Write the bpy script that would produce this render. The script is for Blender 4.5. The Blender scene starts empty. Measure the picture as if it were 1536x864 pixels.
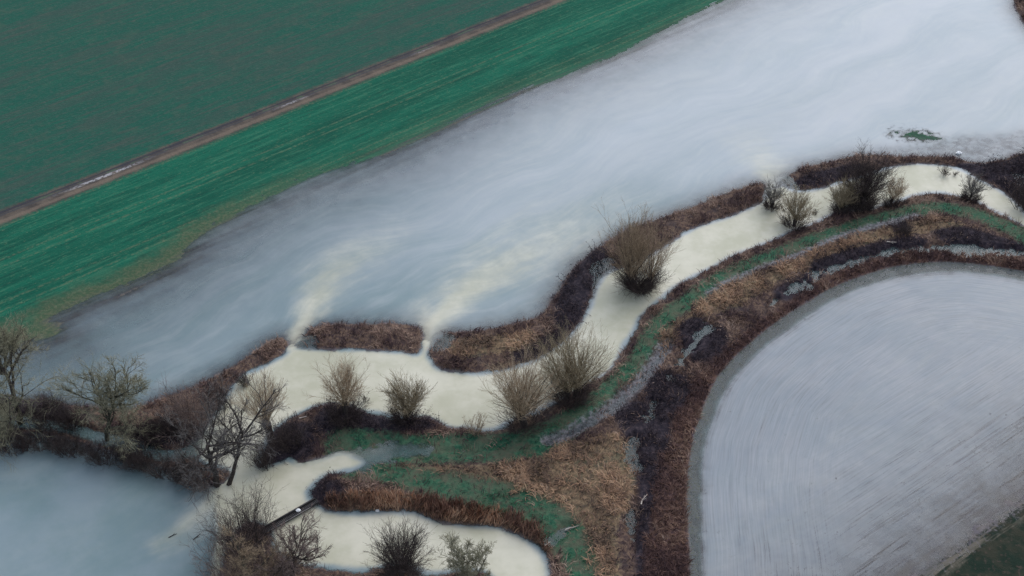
import bpy, math, random
import numpy as np
from mathutils import Vector

R = math.radians
rng = np.random.default_rng(7)
random.seed(7)
scene = bpy.context.scene
col = scene.collection

# ------------------------------------------------------------------ camera
H = 92.0
PITCH = 40.0
FPX = 1900.0
cam_d = bpy.data.cameras.new("camera")
cam_d.sensor_width = 36.0
cam_d.lens = 36.0 * FPX / 1536.0
cam_d.clip_start = 0.5
cam_d.clip_end = 9000
cam = bpy.data.objects.new("camera", cam_d)
cam.location = (0, 0, H)
cam.rotation_euler = (R(90 - PITCH), 0, 0)
col.objects.link(cam)
scene.camera = cam
CP, SP = math.cos(R(PITCH)), math.sin(R(PITCH))


def ray(px, py):
    a = (np.asarray(px, float) - 768.0) / FPX
    b = (432.0 - np.asarray(py, float)) / FPX
    return a, CP + b * SP, -SP + b * CP


def at(px, py, z=0.0):
    dx, dy, dz = ray(px, py)
    t = (z - H) / dz
    return np.stack([dx * t, dy * t], -1)


def at1(px, py, z=0.0):
    p = at(px, py, z)
    return float(p[0]), float(p[1])


def height_from(base, px, py):
    """height of a plumb line from base that ends at that sight line"""
    dx, dy, dz = ray(px, py)
    t = base[1] / dy
    return float(H + t * dz)


def scale_at(x, y, z=0.0):
    """pixels per metre at that place"""
    depth = y * CP + (H - z) * SP
    return FPX / depth


# ------------------------------------------------------------------ small maths
def ss(x, lo, hi):
    t = np.clip((x - lo) / (hi - lo), 0, 1)
    return t * t * (3 - 2 * t)


def vnoise(x, y, s, seed=0):
    """smooth value noise in 0..1"""
    x = x * s + seed * 17.31
    y = y * s + seed * 9.17
    xi, yi = np.floor(x), np.floor(y)
    fx, fy = x - xi, y - yi
    fx = fx * fx * (3 - 2 * fx)
    fy = fy * fy * (3 - 2 * fy)

    def h(a, b):
        v = np.sin(a * 127.1 + b * 311.7 + seed * 74.7) * 43758.5453
        return v - np.floor(v)
    return (h(xi, yi) * (1 - fx) + h(xi + 1, yi) * fx) * (1 - fy) + (h(xi, yi + 1) * (1 - fx) + h(xi + 1, yi + 1) * fx) * fy


def fbm(x, y, s, seed=0, o=4):
    v, a, t = 0, 1, 0
    for i in range(o):
        v = v + a * vnoise(x, y, s * 2 ** i, seed + i)
        t += a
        a *= .55
    return v / t


def catmull(P, closed=True, sub=5):
    P = np.asarray(P, float)
    n = len(P)
    out = []
    rngi = range(n) if closed else range(n - 1)
    for i in rngi:
        if closed:
            p0, p1, p2, p3 = P[(i - 1) % n], P[i], P[(i + 1) % n], P[(i + 2) % n]
        else:
            p0, p1, p2, p3 = P[max(i - 1, 0)], P[i], P[i + 1], P[min(i + 2, n - 1)]
        for k in range(sub):
            t = k / sub
            out.append(.5 * ((2 * p1) + (-p0 + p2) * t + (2 * p0 - 5 * p1 + 4 * p2 - p3) * t * t + (-p0 + 3 * p1 - 3 * p2 + p3) * t ** 3))
    if not closed:
        out.append(P[-1])
    return np.array(out)


# ------------------------------------------------------------------ the grid of the land
def spaced(lo, hi, f, far):
    core = [lo]
    while core[-1] < hi:
        core.append(core[-1] + f(core[-1]))
    a, s = [], f(core[0])
    x = core[0]
    while x > -far:
        s *= 1.5
        x -= s
        a.append(x)
    b, s, x = [], f(core[-1]), core[-1]
    while x < far:
        s *= 1.5
        x += s
        b.append(x)
    return np.array(a[::-1] + core + b)


XS = spaced(-88, 88, lambda v: .24, 4000)
YS = spaced(64, 190, lambda v: .17 + .0011 * max(v - 64, 0), 4000)
GX, GY = np.meshgrid(XS, YS)
NY, NX = GX.shape
FX, FY = GX.ravel(), GY.ravel()


def sdf(poly_px, margin=9.0, world=False, sub=4):
    """signed distance to an outline (positive inside), metres"""
    P = np.asarray(poly_px, float)
    W = P if world else at(P[:, 0], P[:, 1])
    W = catmull(W, True, sub)
    d = np.full(FX.shape, -float(margin))
    lo, hi = W.min(0) - margin, W.max(0) + margin
    m = np.where((FX > lo[0]) & (FX < hi[0]) & (FY > lo[1]) & (FY < hi[1]))[0]
    x, y = FX[m], FY[m]
    dd = np.full(x.shape, 1e9)
    ins = np.zeros(x.shape, bool)
    n = len(W)
    for i in range(n):
        ax, ay = W[i]
        bx, by = W[(i + 1) % n]
        vx, vy = bx - ax, by - ay
        L2 = vx * vx + vy * vy + 1e-12
        t = np.clip(((x - ax) * vx + (y - ay) * vy) / L2, 0, 1)
        q = (x - ax - t * vx) ** 2 + (y - ay - t * vy) ** 2
        np.minimum(dd, q, out=dd)
        if ay != by:
            c = ((ay > y) != (by > y)) & (x < ax + vx * (y - ay) / vy)
            ins ^= c
    dd = np.sqrt(dd)
    d[m] = np.maximum(np.where(ins, dd, -dd), -margin)
    return d


def line(path_px, margin=12.0, sub=5):
    """distance to a path and how far along it (0..1) the nearest point is"""
    P = np.asarray(path_px, float)
    W = catmull(at(P[:, 0], P[:, 1]), False, sub)
    d = np.full(FX.shape, float(margin))
    tt = np.zeros(FX.shape)
    lo, hi = W.min(0) - margin, W.max(0) + margin
    m = np.where((FX > lo[0]) & (FX < hi[0]) & (FY > lo[1]) & (FY < hi[1]))[0]
    x, y = FX[m], FY[m]
    seg = np.linalg.norm(np.diff(W, axis=0), axis=1)
    cum = np.concatenate([[0], np.cumsum(seg)])
    best = np.full(x.shape, 1e9)
    bt = np.zeros(x.shape)
    for i in range(len(W) - 1):
        ax, ay = W[i]
        vx, vy = W[i + 1] - W[i]
        t = np.clip(((x - ax) * vx + (y - ay) * vy) / (vx * vx + vy * vy + 1e-12), 0, 1)
        q = (x - ax - t * vx) ** 2 + (y - ay - t * vy) ** 2
        k = q < best
        best = np.where(k, q, best)
        bt = np.where(k, cum[i] + t * seg[i], bt)
    d[m] = np.minimum(np.sqrt(best), margin)
    tt[m] = bt
    return d, tt / cum[-1], tt


# ------------------------------------------------------------------ outlines read off the ground
NORTH = [(-160, 540), (-40, 512), (0, 509), (50, 506), (82, 499), (68, 482), (100, 462), (140, 445), (182, 431), (250, 397), (275, 377),
         (312, 347), (350, 326), (384, 308), (459, 271), (534, 246), (609, 212), (659, 190), (709, 167), (768, 138), (818, 121),
         (893, 94), (958, 64), (1008, 37), (1088, 0), (1180, -45), (1330, -120), (1200, -200), (400, -200), (-500, -200), (-700, 200), (-500, 560)]
B_EAST = [(1172, 268), (1202, 253), (1234, 246), (1272, 236), (1302, 233), (1342, 235), (1377, 235), (1422, 237), (1464, 243), (1494, 241),
          (1536, 230), (1620, 205), (1800, 195), (2400, 250), (2400, 500), (1800, 450), (1640, 395), (1560, 340), (1536, 315), (1522, 300), (1505, 288), (1488, 278), (1468, 268), (1450, 257),
          (1430, 250), (1415, 247), (1377, 245), (1347, 247), (1314, 256), (1292, 263), (1252, 275), (1214, 285), (1190, 284), (1176, 276)]
B_TOP = [(1519, -30), (1521, 0), (1525, 15), (1531, 25), (1540, 38), (1600, 70), (1680, -30)]
B_MID = [(644, 527), (651, 515), (661, 505), (671, 498), (696, 498), (721, 496), (744, 491), (768, 486), (788, 481), (808, 473), (825, 454), (840, 432),
         (860, 403), (875, 388), (903, 368), (930, 351), (963, 338), (993, 327), (1018, 318), (1055, 303), (1093, 288), (1130, 277), (1148, 277),
         (1143, 300), (1130, 308), (1113, 316), (1088, 326), (1055, 336), (1030, 347), (1008, 361), (980, 378), (943, 397), (918, 404), (903, 416), (892, 434),
         (884, 458), (868, 484), (848, 507), (825, 524), (798, 540), (768, 550), (744, 556), (714, 559), (684, 556), (659, 552), (648, 541)]
B_SMALL = [(446, 520), (451, 508), (464, 495), (484, 488), (524, 486), (564, 486), (604, 486), (628, 492), (633, 506), (631, 520), (625, 531),
           (609, 528), (584, 526), (534, 523), (484, 523)]
B_HEDGE = [(431, 512), (421, 506), (399, 516), (384, 526), (360, 541), (335, 557), (300, 575), (270, 587), (237, 600), (215, 608), (190, 613), (150, 611),
           (100, 606), (60, 598), (0, 600), (-80, 604), (-700, 612), (-700, 665), (-80, 655), (0, 650), (60, 650), (120, 664), (180, 680), (230, 695), (285, 716), (312, 728), (330, 726), (345, 712),
           (326, 702), (298, 692), (288, 672), (302, 650), (314, 628), (332, 604), (345, 582), (362, 562), (384, 553), (416, 537), (430, 525)]
SOUTH_SHORE = [(391, 697), (399, 672), (408, 652), (434, 630), (459, 617), (484, 608), (515, 608), (539, 617), (574, 622), (596, 629), (636, 627),
               (656, 634), (679, 643), (704, 643), (719, 647), (744, 645), (768, 633), (800, 621), (838, 603), (868, 587), (893, 571), (913, 559),
               (925, 544), (940, 517), (953, 497), (960, 479), (975, 464), (993, 449), (1013, 432), (1040, 416), (1080, 396), (1105, 383), (1152, 365),
               (1182, 351), (1217, 338), (1247, 325), (1272, 317), (1302, 316), (1320, 310), (1352, 301), (1377, 293), (1412, 290), (1439, 296),
               (1464, 303), (1482, 313), (1502, 323), (1536, 342), (1640, 412), (1800, 490), (2400, 560)]
POND_IN = [(2400, 700), (1900, 545), (1700, 470), (1600, 438), (1536, 422), (1477, 412), (1417, 408), (1352, 415), (1287, 434), (1234, 460), (1184, 494), (1152, 517), (1118, 549), (1098, 572),
           (1083, 597), (1070, 630), (1061, 655), (1055, 685), (1053, 723), (1053, 798), (1053, 864), (1054, 940), (1056, 1300)]
POND_OUT = [(2400, 675), (1900, 522), (1700, 450), (1600, 420), (1536, 407), (1477, 398), (1417, 393), (1352, 398), (1302, 411), (1247, 432), (1214, 452), (1182, 471), (1152, 492), (1128, 512), (1098, 539), (1075, 567),
            (1061, 597), (1049, 627), (1040, 652), (1035, 685), (1031, 710), (1030, 748), (1032, 798), (1034, 823), (1034, 864), (1036, 940), (1038, 1300)]
LOWER_SHORE = [(820, 1300), (827, 940), (827, 864), (822, 840), (813, 826), (798, 813), (783, 803), (768, 796), (739, 788), (709, 786), (672, 783), (644, 776),
               (624, 767), (599, 766), (566, 766), (534, 768), (496, 765), (479, 758), (468, 749), (464, 738), (479, 723), (496, 712), (530, 706),
               (548, 694), (530, 681), (509, 677), (489, 684), (469, 689), (449, 694), (434, 687), (415, 692), (399, 697)]
MAIN = SOUTH_SHORE + POND_IN + LOWER_SHORE
BOTTOM = [(300, 1300), (330, 940), (334, 864), (344, 826), (356, 800), (376, 786), (394, 790), (404, 802), (412, 826), (440, 846), (490, 853), (545, 858), (600, 848), (640, 862), (690, 858), (735, 866), (745, 940), (740, 1300)]
CORNER = [(1150, 1120), (1345, 900), (1377, 864), (1427, 828), (1477, 793), (1536, 752), (1640, 690), (1900, 640), (2500, 800), (2300, 1300), (1500, 1300)]
RIVER_ZONE = [(2400, 520), (1800, 380), (1600, 330), (1536, 275), (1440, 243), (1340, 242), (1240, 262), (1170, 281), (1140, 287), (1050, 320), (960, 362), (880, 410),
              (855, 460), (800, 512), (730, 526), (655, 520), (633, 510), (560, 505), (470, 508), (440, 516), (420, 520), (370, 547), (310, 590), (255, 655),
              (290, 700), (312, 728), (318, 760), (326, 800), (318, 870), (312, 1300), (900, 1300), (870, 700), (1000, 560), (1200, 400), (1500, 360), (1700, 455), (1900, 530), (2400, 620)]

s_north = sdf(NORTH, 45)
s_banks = {}
for nm, P in (("east", B_EAST), ("top", B_TOP), ("mid", B_MID), ("small", B_SMALL), ("hedge", B_HEDGE), ("bottom", BOTTOM)):
    s_banks[nm] = sdf(P, 9)
s_main = sdf(MAIN, 14)
s_corner = sdf(CORNER, 30)
s_zone = sdf(RIVER_ZONE, 6)
s_pond = sdf(POND_OUT + [(2500, 1300)], 12)          # the round field
pond_d, pond_t, pond_v = line(POND_OUT, 80)
s_bank = np.max(np.stack(list(s_banks.values())), 0)
L_all = np.max(np.stack([s_north, s_bank, s_main, s_corner]), 0)

n1 = fbm(FX, FY, .12, 1)
n2 = fbm(FX, FY, .55, 5)
n3 = fbm(FX, FY, 2.2, 9, 2)

# rows of the crop run along the track
ta, tb = at1(0, 332), at1(768, 28)
tdir = np.array([tb[0] - ta[0], tb[1] - ta[1]])
tdir /= np.linalg.norm(tdir)
tnor = np.array([-tdir[1], tdir[0]])
U = (FX - ta[0]) * tnor[0] + (FY - ta[1]) * tnor[1]                # metres north of the track's middle
V = (FX - ta[0]) * tdir[0] + (FY - ta[1]) * tdir[1]
_q = at1(384, 171)
UU = U * (1.9 / ((_q[0] - ta[0]) * tnor[0] + (_q[1] - ta[1]) * tnor[1])) - .35
def along(px, py):
    _p = at1(px, py)
    return (_p[0] - ta[0]) * tdir[0] + (_p[1] - ta[1]) * tdir[1]

# ------------------------------------------------------------------ heights
zone = ss(s_zone, -.5, .5)
down = np.where(zone > .5, .55, .06)


def rise(s, up, top, dn):
    return np.where(s > 0, top * (1 - np.exp(-np.maximum(s, 0) * up / top)), s * dn)


edge = (n2 - .5) * .95 + (n3 - .5) * .45
z_n = rise(s_north + (n1 - .5) * 2.5 + (n3 - .5) * .8, .03, 1.2, .0115 + .004 * ss(FX, -30, 40)) + (fbm(U * 1.3, V * .06, 1.0, 41, 3) - .5) * .06 * ss(np.abs(s_north + 1), 5, 0)
z_b = rise(s_bank + edge, .38, .55, down)
z_m = rise(s_main + edge - .55 * (s_pond > -2), .3, .55, np.where(s_pond > -2, .13, .55))
pond_side = np.maximum(s_pond, 0)
z_m = np.where(s_main > 0, np.minimum(z_m, .015 + .2 * np.maximum(-s_pond + .2, 0) + .05 * (n3 - .55) + .03 * (n2 - .5) - .012 * np.maximum(s_pond, 0)), z_m)
z_c = rise(s_corner + (n2 - .5) * 3 + (n3 - .5) * 2, .05, .5, .012)
Z = np.maximum(np.maximum(z_n, z_b), np.maximum(z_m, z_c))
bed = np.where(zone > .5, -1.6, -.26)
pond_bed = -.15 - .07 * n1 - .05 * ss(FX, 28, 55) * ss(FY, 85, 115)
bed = np.where(s_pond > 0, pond_bed, bed)
Z = np.maximum(Z, bed)
Z += (n3 - .5) * .04 * np.clip(L_all, 0, 1)

# shallow pools that stand on the land
def pool(P, depth, soft=1.2, rag=.8):
    s = sdf(P, 5) + (n2 - .5) * rag * 1.6 + (n3 - .5) * rag
    return ss(s, -soft * .5, soft * .5) * depth


def pool_to(P, level, soft=1.0, rag=.8):
    global Z
    s = sdf(P, 5) + (n2 - .5) * rag * 1.6 + (n3 - .5) * rag
    k = ss(s, -soft * .5, soft * .5)
    Z = Z * (1 - k) + np.minimum(Z, level) * k


pool_to([(500, 692), (525, 674), (560, 660), (610, 655), (660, 662), (720, 668), (790, 672), (760, 684), (690, 690), (650, 692), (600, 696), (560, 704), (530, 708)], -.05, 4.0, 1.8)
pool_to([(500, 692), (530, 676), (580, 664), (630, 668), (640, 684), (600, 692), (560, 698), (530, 704)], -.09, 3.4, 1.2)
pool_to([(954, 728), (957, 760), (956, 800), (957, 835), (948, 828), (939, 802), (934, 778), (944, 755)], -.045, .7, .5)
pool_to([(806, 818), (820, 802), (848, 784), (864, 790), (848, 812), (830, 824)], -.03, .8, .6)
pool_to([(1365, 370), (1400, 365), (1450, 366), (1500, 370), (1545, 380), (1545, 388), (1480, 384), (1420, 380), (1370, 379)], -.08, .6, 1.2)
pool_to([(1150, 452), (1190, 424), (1240, 400), (1300, 382), (1345, 372), (1350, 378), (1300, 394), (1245, 414), (1190, 446), (1156, 464)], -.07, .5, 1.4)
pool_to([(1030, 515), (1060, 485), (1085, 475), (1070, 498), (1040, 535), (1010, 570), (1004, 560)], -.07, .5, 1.2)
pool_to([(1516, 262), (1536, 260), (1560, 268), (1555, 285), (1525, 278)], -.03, .8, 1.0)
pool_to([(884, 400), (912, 385), (922, 396), (905, 425), (892, 440), (884, 425)], -.04, .5, 1.0)
pool_to([(446, 520), (452, 506), (474, 500), (480, 515), (470, 524)], -.05, .8, .6)
pool_to([(930, 680), (960, 640), (975, 600), (985, 610), (965, 660), (955, 720), (945, 720)], -.05, .4, 1.3)
pool_to([(640, 510), (662, 500), (685, 502), (680, 520), (655, 530)], -.04, .8, .8)
pool_to([(1160, 300), (1155, 275), (1180, 262), (1195, 270), (1200, 285), (1180, 296)], -.05, .6, .8)
pool_to([(1155, 828), (1040, 815), (1048, 822), (1048, 840), (1034, 838)], -.03, .4, .5)
# the wet gravel path that holds water between the banks
gp_d, gp_t, _ = line([(823, 664), (850, 655), (880, 637), (913, 617), (943, 592), (965, 569), (985, 542), (1000, 520)], 6)
k = ss(.75 + (n3 - .5) * .7 - gp_d, -.3, .4)
Z = Z * (1 - k) + np.minimum(Z, -.012 + .03 * (n2 - .5)) * k
# the ditch between its two hedges
d_d, d_t, _ = line([(-600, 632), (-60, 628), (40, 634), (90, 640), (130, 650), (165, 660), (190, 664), (215, 674), (250, 683), (278, 680), (305, 668), (325, 655)], 8)
k = ss(.95 + (n2 - .5) * .9 - d_d, -.35, .45)
Z = Z * (1 - k) + np.minimum(Z, -.16) * k
# half drowned stubble and green patch near the far bank
s_green_patch = sdf([(1336, 197), (1362, 194), (1385, 198), (1412, 208), (1400, 212), (1370, 208), (1345, 203)], 6)
k = ss(s_green_patch + (n3 - .5) * 2.4 + (n2 - .5) * 2, -1.6, .8)
Z = Z * (1 - k) + np.maximum(Z, -.012 + .06 * n3) * k
s_stub = sdf([(1330, 228), (1380, 214), (1440, 200), (1500, 198), (1560, 190), (1560, 240), (1480, 245), (1400, 236)], 8)
k = ss(s_stub, -2, 2)
Z = Z * (1 - k) + np.maximum(Z, -.055 + .09 * (n3 - .4) + .03 * (n2 - .5)) * k
Z = np.where((np.abs(FX) > 600) | (np.abs(FY) > 700), np.maximum(Z, .6), Z)
far_land = ss(np.maximum(np.abs(FX) - 260, np.maximum(FY - 340, -60 - FY)), 0, 120)
Z = np.maximum(Z, far_land * 1.0 - 3 * (1 - far_land))

# ------------------------------------------------------------------ silt carried by the water
shore = ss(-L_all + (n2 - .5) * .5, .0, .8)
silt = zone * shore


def plume(P, w0, w1, v0, v1):
    d, t, _ = line(P, 30)
    w = w0 + (w1 - w0) * t
    wob = (fbm(U, V * .22, .45, 21) - .5) * 1.1 + (fbm(U * 2.2, V * .2, .5, 23) - .5) * .6
    return np.exp(-(d / (w * np.maximum(1 + wob, .2))) ** 2) * (v0 + (v1 - v0) * t) * (t < 1.01)


silt = np.maximum(silt, plume([(438, 518), (446, 500), (460, 476), (478, 445), (500, 412), (545, 378), (600, 350)], .9, 4.0, 1.0, .15))
silt = np.maximum(silt, plume([(638, 515), (641, 498), (655, 478), (690, 445), (745, 405), (820, 365), (920, 320)], .8, 6.5, 1.0, .2))
silt = np.maximum(silt, plume([(640, 500), (650, 485), (640, 470)], 1.2, 2.5, .9, .5))
silt = np.maximum(silt, plume([(1150, 285), (1152, 265), (1146, 245), (1130, 215)], .8, 5, .8, .2))
silt = np.maximum(silt, plume([(380, 722), (335, 746), (300, 772), (266, 799), (235, 818)], 2.7, 1.1, 1.0, .35))
silt = np.maximum(silt, plume([(345, 722), (322, 745), (306, 765)], 1.4, 1.3, 1.0, .8))
silt = np.maximum(silt, .35 * ss(s_pond, 6, 22) * ss(FX, 28, 60) * ss(FY, 90, 120))
silt = np.maximum(silt, .12 * (fbm(U * 1.0, V * .15, .12, 31)))
silt = np.where((zone > .5) & (L_all > -.05), silt * .3, silt)
silt = np.maximum(np.minimum(silt, 1 - .8 * ss(1.5 - d_d, -.3, .3) * ss(at1(300, 680)[0] - FX, -3, 3)), .18 * ss(.6 - d_d, -.5, .3) * zone)
silt = np.maximum(silt, plume([(455, 702), (485, 692), (515, 681), (550, 671), (600, 667)], 1.5, 1.5, 1.0, .0) * (s_zone > 0))
silt = np.clip(silt, 0, 1)

# ------------------------------------------------------------------ kinds of ground cover
green_path_px = [(1900, 508), (1640, 418), (1536, 357), (1502, 341), (1464, 326), (1439, 320), (1402, 316), (1364, 321), (1327, 330), (1277, 346), (1227, 362), (1190, 376), (1152, 390),
                 (1093, 415), (1060, 434), (1030, 457), (1000, 478), (983, 497), (968, 524), (953, 549), (928, 572), (898, 602), (868, 629), (835, 652),
                 (800, 668), (768, 674), (709, 674), (659, 676), (609, 676), (559, 672), (520, 668)]
lower_green_px = [(530, 706), (560, 708), (596, 717), (659, 730), (709, 740), (768, 754), (800, 767), (825, 781), (845, 800), (860, 823), (873, 848), (880, 900), (890, 1300)]
gravel_px = [(1372, 327), (1357, 332), (1302, 346), (1252, 362), (1202, 384), (1152, 402), (1100, 422), (1060, 444)]
gp1, gt1, gv1 = line(green_path_px, 8)
gp2, gt2, _ = line(lower_green_px, 8)
w1 = 1.15 + .5 * np.exp(-((gt1 - .18) / .1) ** 2) + .9 * ss(gt1, .75, .85)
s_gpath = np.maximum(w1 - gp1, 1.75 - .6 * ss(.25 - gt2, 0, .25) - gp2)
gv_d, gv_t, _ = line(gravel_px, 8)
s_gravel = np.maximum(.55 * (1 - .45 * gv_t) - gv_d, .8 - gp_d)
s_scrub = np.max(np.stack([
    sdf([(1015, 500), (1030, 483), (1055, 483), (1085, 500), (1092, 520), (1070, 540), (1045, 548), (1030, 530)], 6),
    sdf([(965, 600), (975, 570), (1000, 560), (1030, 572), (1035, 595), (1015, 620), (985, 625)], 6),
    sdf([(912, 612), (945, 606), (970, 610), (1000, 625), (1008, 655), (998, 682), (970, 690), (945, 668), (928, 645)], 6),
    sdf([(1215, 400), (1260, 382), (1320, 368), (1370, 360), (1390, 368), (1340, 385), (1280, 398), (1230, 418)], 6),
    sdf([(1395, 352), (1440, 345), (1480, 355), (1540, 372), (1600, 395), (1600, 408), (1540, 390), (1470, 372), (1420, 368)], 6),
    sdf([(1160, 440), (1200, 418), (1225, 410), (1215, 430), (1180, 455)], 6),
    sdf([(1335, 335), (1352, 332), (1362, 345), (1355, 356), (1338, 350)], 6),
    sdf([(955, 690), (985, 690), (980, 760), (968, 830), (960, 900), (952, 830), (958, 760)], 6),
    sdf([(462, 740), (480, 722), (505, 724), (520, 740), (510, 758), (482, 758)], 6),
    sdf([(388, 705), (396, 670), (410, 645), (440, 636), (470, 640), (478, 660), (460, 690), (440, 692)], 6),
    sdf([(470, 640), (490, 610), (540, 617), (600, 630), (640, 630), (650, 645), (560, 652), (500, 658)], 6),
    sdf([(830, 470), (850, 420), (875, 390), (900, 372), (912, 390), (890, 430), (876, 470), (850, 500), (835, 500)], 6),
    sdf([(760, 540), (800, 520), (840, 495), (850, 506), (825, 524), (790, 544)], 6),
    sdf([(1215, 282), (1185, 278), (1220, 262), (1280, 250), (1300, 256), (1260, 272)], 6),
    sdf([(1430, 248), (1500, 245), (1560, 228), (1640, 250), (1620, 380), (1560, 335), (1520, 296), (1470, 266)], 6),
    sdf([(20, 604), (60, 600), (100, 608), (108, 628), (80, 632), (30, 622)], 6),
    sdf([(-40, 600), (15, 604), (25, 640), (10, 655), (-40, 650)], 6),
    sdf([(-40, 650), (60, 652), (130, 668), (200, 688), (290, 716), (325, 726), (300, 731), (230, 706), (120, 682), (0, 664)], 6),
    sdf([(160, 660), (230, 640), (300, 640), (305, 660), (240, 672), (200, 668)], 6),
])[:], 0)
s_dark = sdf([(1900, 500), (1700, 430), (1600, 405), (1536, 393), (1477, 384), (1417, 378), (1352, 384), (1302, 396), (1247, 416), (1190, 450), (1140, 484), (1100, 516), (1070, 548), (1040, 575), (1012, 610),
              (1006, 650), (990, 690), (978, 730), (965, 780), (958, 864), (956, 960), (1036, 960), (1034, 864), (1032, 798), (1030, 748), (1035, 685), (1049, 627),
              (1075, 567), (1128, 512), (1182, 471), (1247, 432), (1302, 411), (1352, 398), (1417, 393), (1477, 398), (1536, 407), (1600, 420), (1700, 445), (1900, 518)], 8)
s_tan = np.maximum(sdf([(600, 700), (700, 704), (790, 696), (840, 678), (890, 664), (925, 655), (948, 690), (953, 725), (942, 760), (925, 800), (930, 870), (928, 940), (890, 940), (885, 864), (868, 815),
                        (845, 780), (800, 752), (740, 735), (680, 724), (620, 712)], 8),
                   sdf([(1000, 545), (985, 520), (1010, 490), (1060, 455), (1100, 432), (1160, 408), (1250, 372), (1330, 345), (1380, 336), (1440, 338), (1430, 350), (1340, 362), (1240, 392), (1160, 432), (1100, 468), (1050, 480), (1015, 500)], 8))
s_tan = np.maximum(s_tan, sdf([(675, 520), (720, 508), (770, 505), (795, 500), (790, 525), (740, 535), (690, 540)], 6))
s_reed = sdf([(492, 748), (530, 742), (580, 742), (640, 748), (700, 758), (750, 766), (790, 782), (820, 806), (828, 822), (818, 832), (798, 813), (768, 796),
              (739, 789), (709, 787), (672, 784), (644, 777), (624, 768), (566, 767), (500, 766)], 6)
s_margin = np.minimum(s_pond, s_main + .0)
s_bankall = np.maximum(s_bank, s_main)

# ------------------------------------------------------------------ node helpers
class NT:
    def __init__(self, name):
        self.m = bpy.data.materials.new(name)
        self.m.use_nodes = True
        self.t = self.m.node_tree
        self.t.nodes.clear()
        self.out = self.t.nodes.new('ShaderNodeOutputMaterial')

    def n(self, ty, **kw):
        q = self.t.nodes.new(ty)
        for k_, v_ in kw.items():
            setattr(q, k_, v_)
        return q

    def put(self, sock, v):
        if isinstance(v, bpy.types.NodeSocket):
            self.t.links.new(v, sock)
        elif isinstance(v, (tuple, list)) and len(v) == 3 and sock.type == 'RGBA':
            sock.default_value = (*v, 1)
        else:
            sock.default_value = v

    def attr(self, name, vec=False):
        a = self.n('ShaderNodeAttribute', attribute_name=name)
        return a.outputs['Vector' if vec else 'Fac']

    def ma(self, op, a, b=0.0, c=0.0, clamp=False):
        q = self.n('ShaderNodeMath', operation=op, use_clamp=clamp)
        self.put(q.inputs[0], a)
        self.put(q.inputs[1], b)
        self.put(q.inputs[2], c)
        return q.outputs[0]

    def vm(self, op, a, b):
        q = self.n('ShaderNodeVectorMath', operation=op)
        self.put(q.inputs[0], a)
        self.put(q.inputs[1], b)
        return q.outputs[0]

    def mix(self, f, a, b):
        q = self.n('ShaderNodeMix', data_type='RGBA')
        self.put(q.inputs[0], f)
        self.put(q.inputs[6], a)
        self.put(q.inputs[7], b)
        return q.outputs[2]

    def ss(self, x, lo, hi, a=0.0, b=1.0):
        q = self.n('ShaderNodeMapRange', interpolation_type='SMOOTHSTEP')
        self.put(q.inputs[0], x)
        for i_, v_ in ((1, lo), (2, hi), (3, a), (4, b)):
            self.put(q.inputs[i_], v_)
        return q.outputs[0]

    def noise(self, vec, scale, detail=4.0, rough=.55):
        q = self.n('ShaderNodeTexNoise')
        self.put(q.inputs['Vector'], vec)
        q.inputs['Scale'].default_value = scale
        q.inputs['Detail'].default_value = detail
        q.inputs['Roughness'].default_value = rough
        return q.outputs['Fac']

    def pos(self):
        return self.n('ShaderNodeNewGeometry').outputs['Position']

    def ramp(self, f, stops):
        q = self.n('ShaderNodeValToRGB')
        el = q.color_ramp.elements
        while len(el) < len(stops):
            el.new(.5)
        for e, (p, c) in zip(el, stops):
            e.position = p
            e.color = (*c, 1)
        self.put(q.inputs[0], f)
        return q.outputs[0]

    def bump(self, h, dist, strength=1.0):
        q = self.n('ShaderNodeBump')
        q.inputs['Strength'].default_value = strength
        q.inputs['Distance'].default_value = dist
        self.put(q.inputs['Height'], h)
        return q.outputs[0]

    def done(self, color, rough=.9, spec=.2, normal=None):
        b = self.n('ShaderNodeBsdfPrincipled')
        self.put(b.inputs['Base Color'], color)
        self.put(b.inputs['Roughness'], rough)
        b.inputs['Specular IOR Level'].default_value = spec
        if normal is not None:
            self.put(b.inputs['Normal'], normal)
        self.t.links.new(b.outputs[0], self.out.inputs[0])
        return self.m


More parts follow.
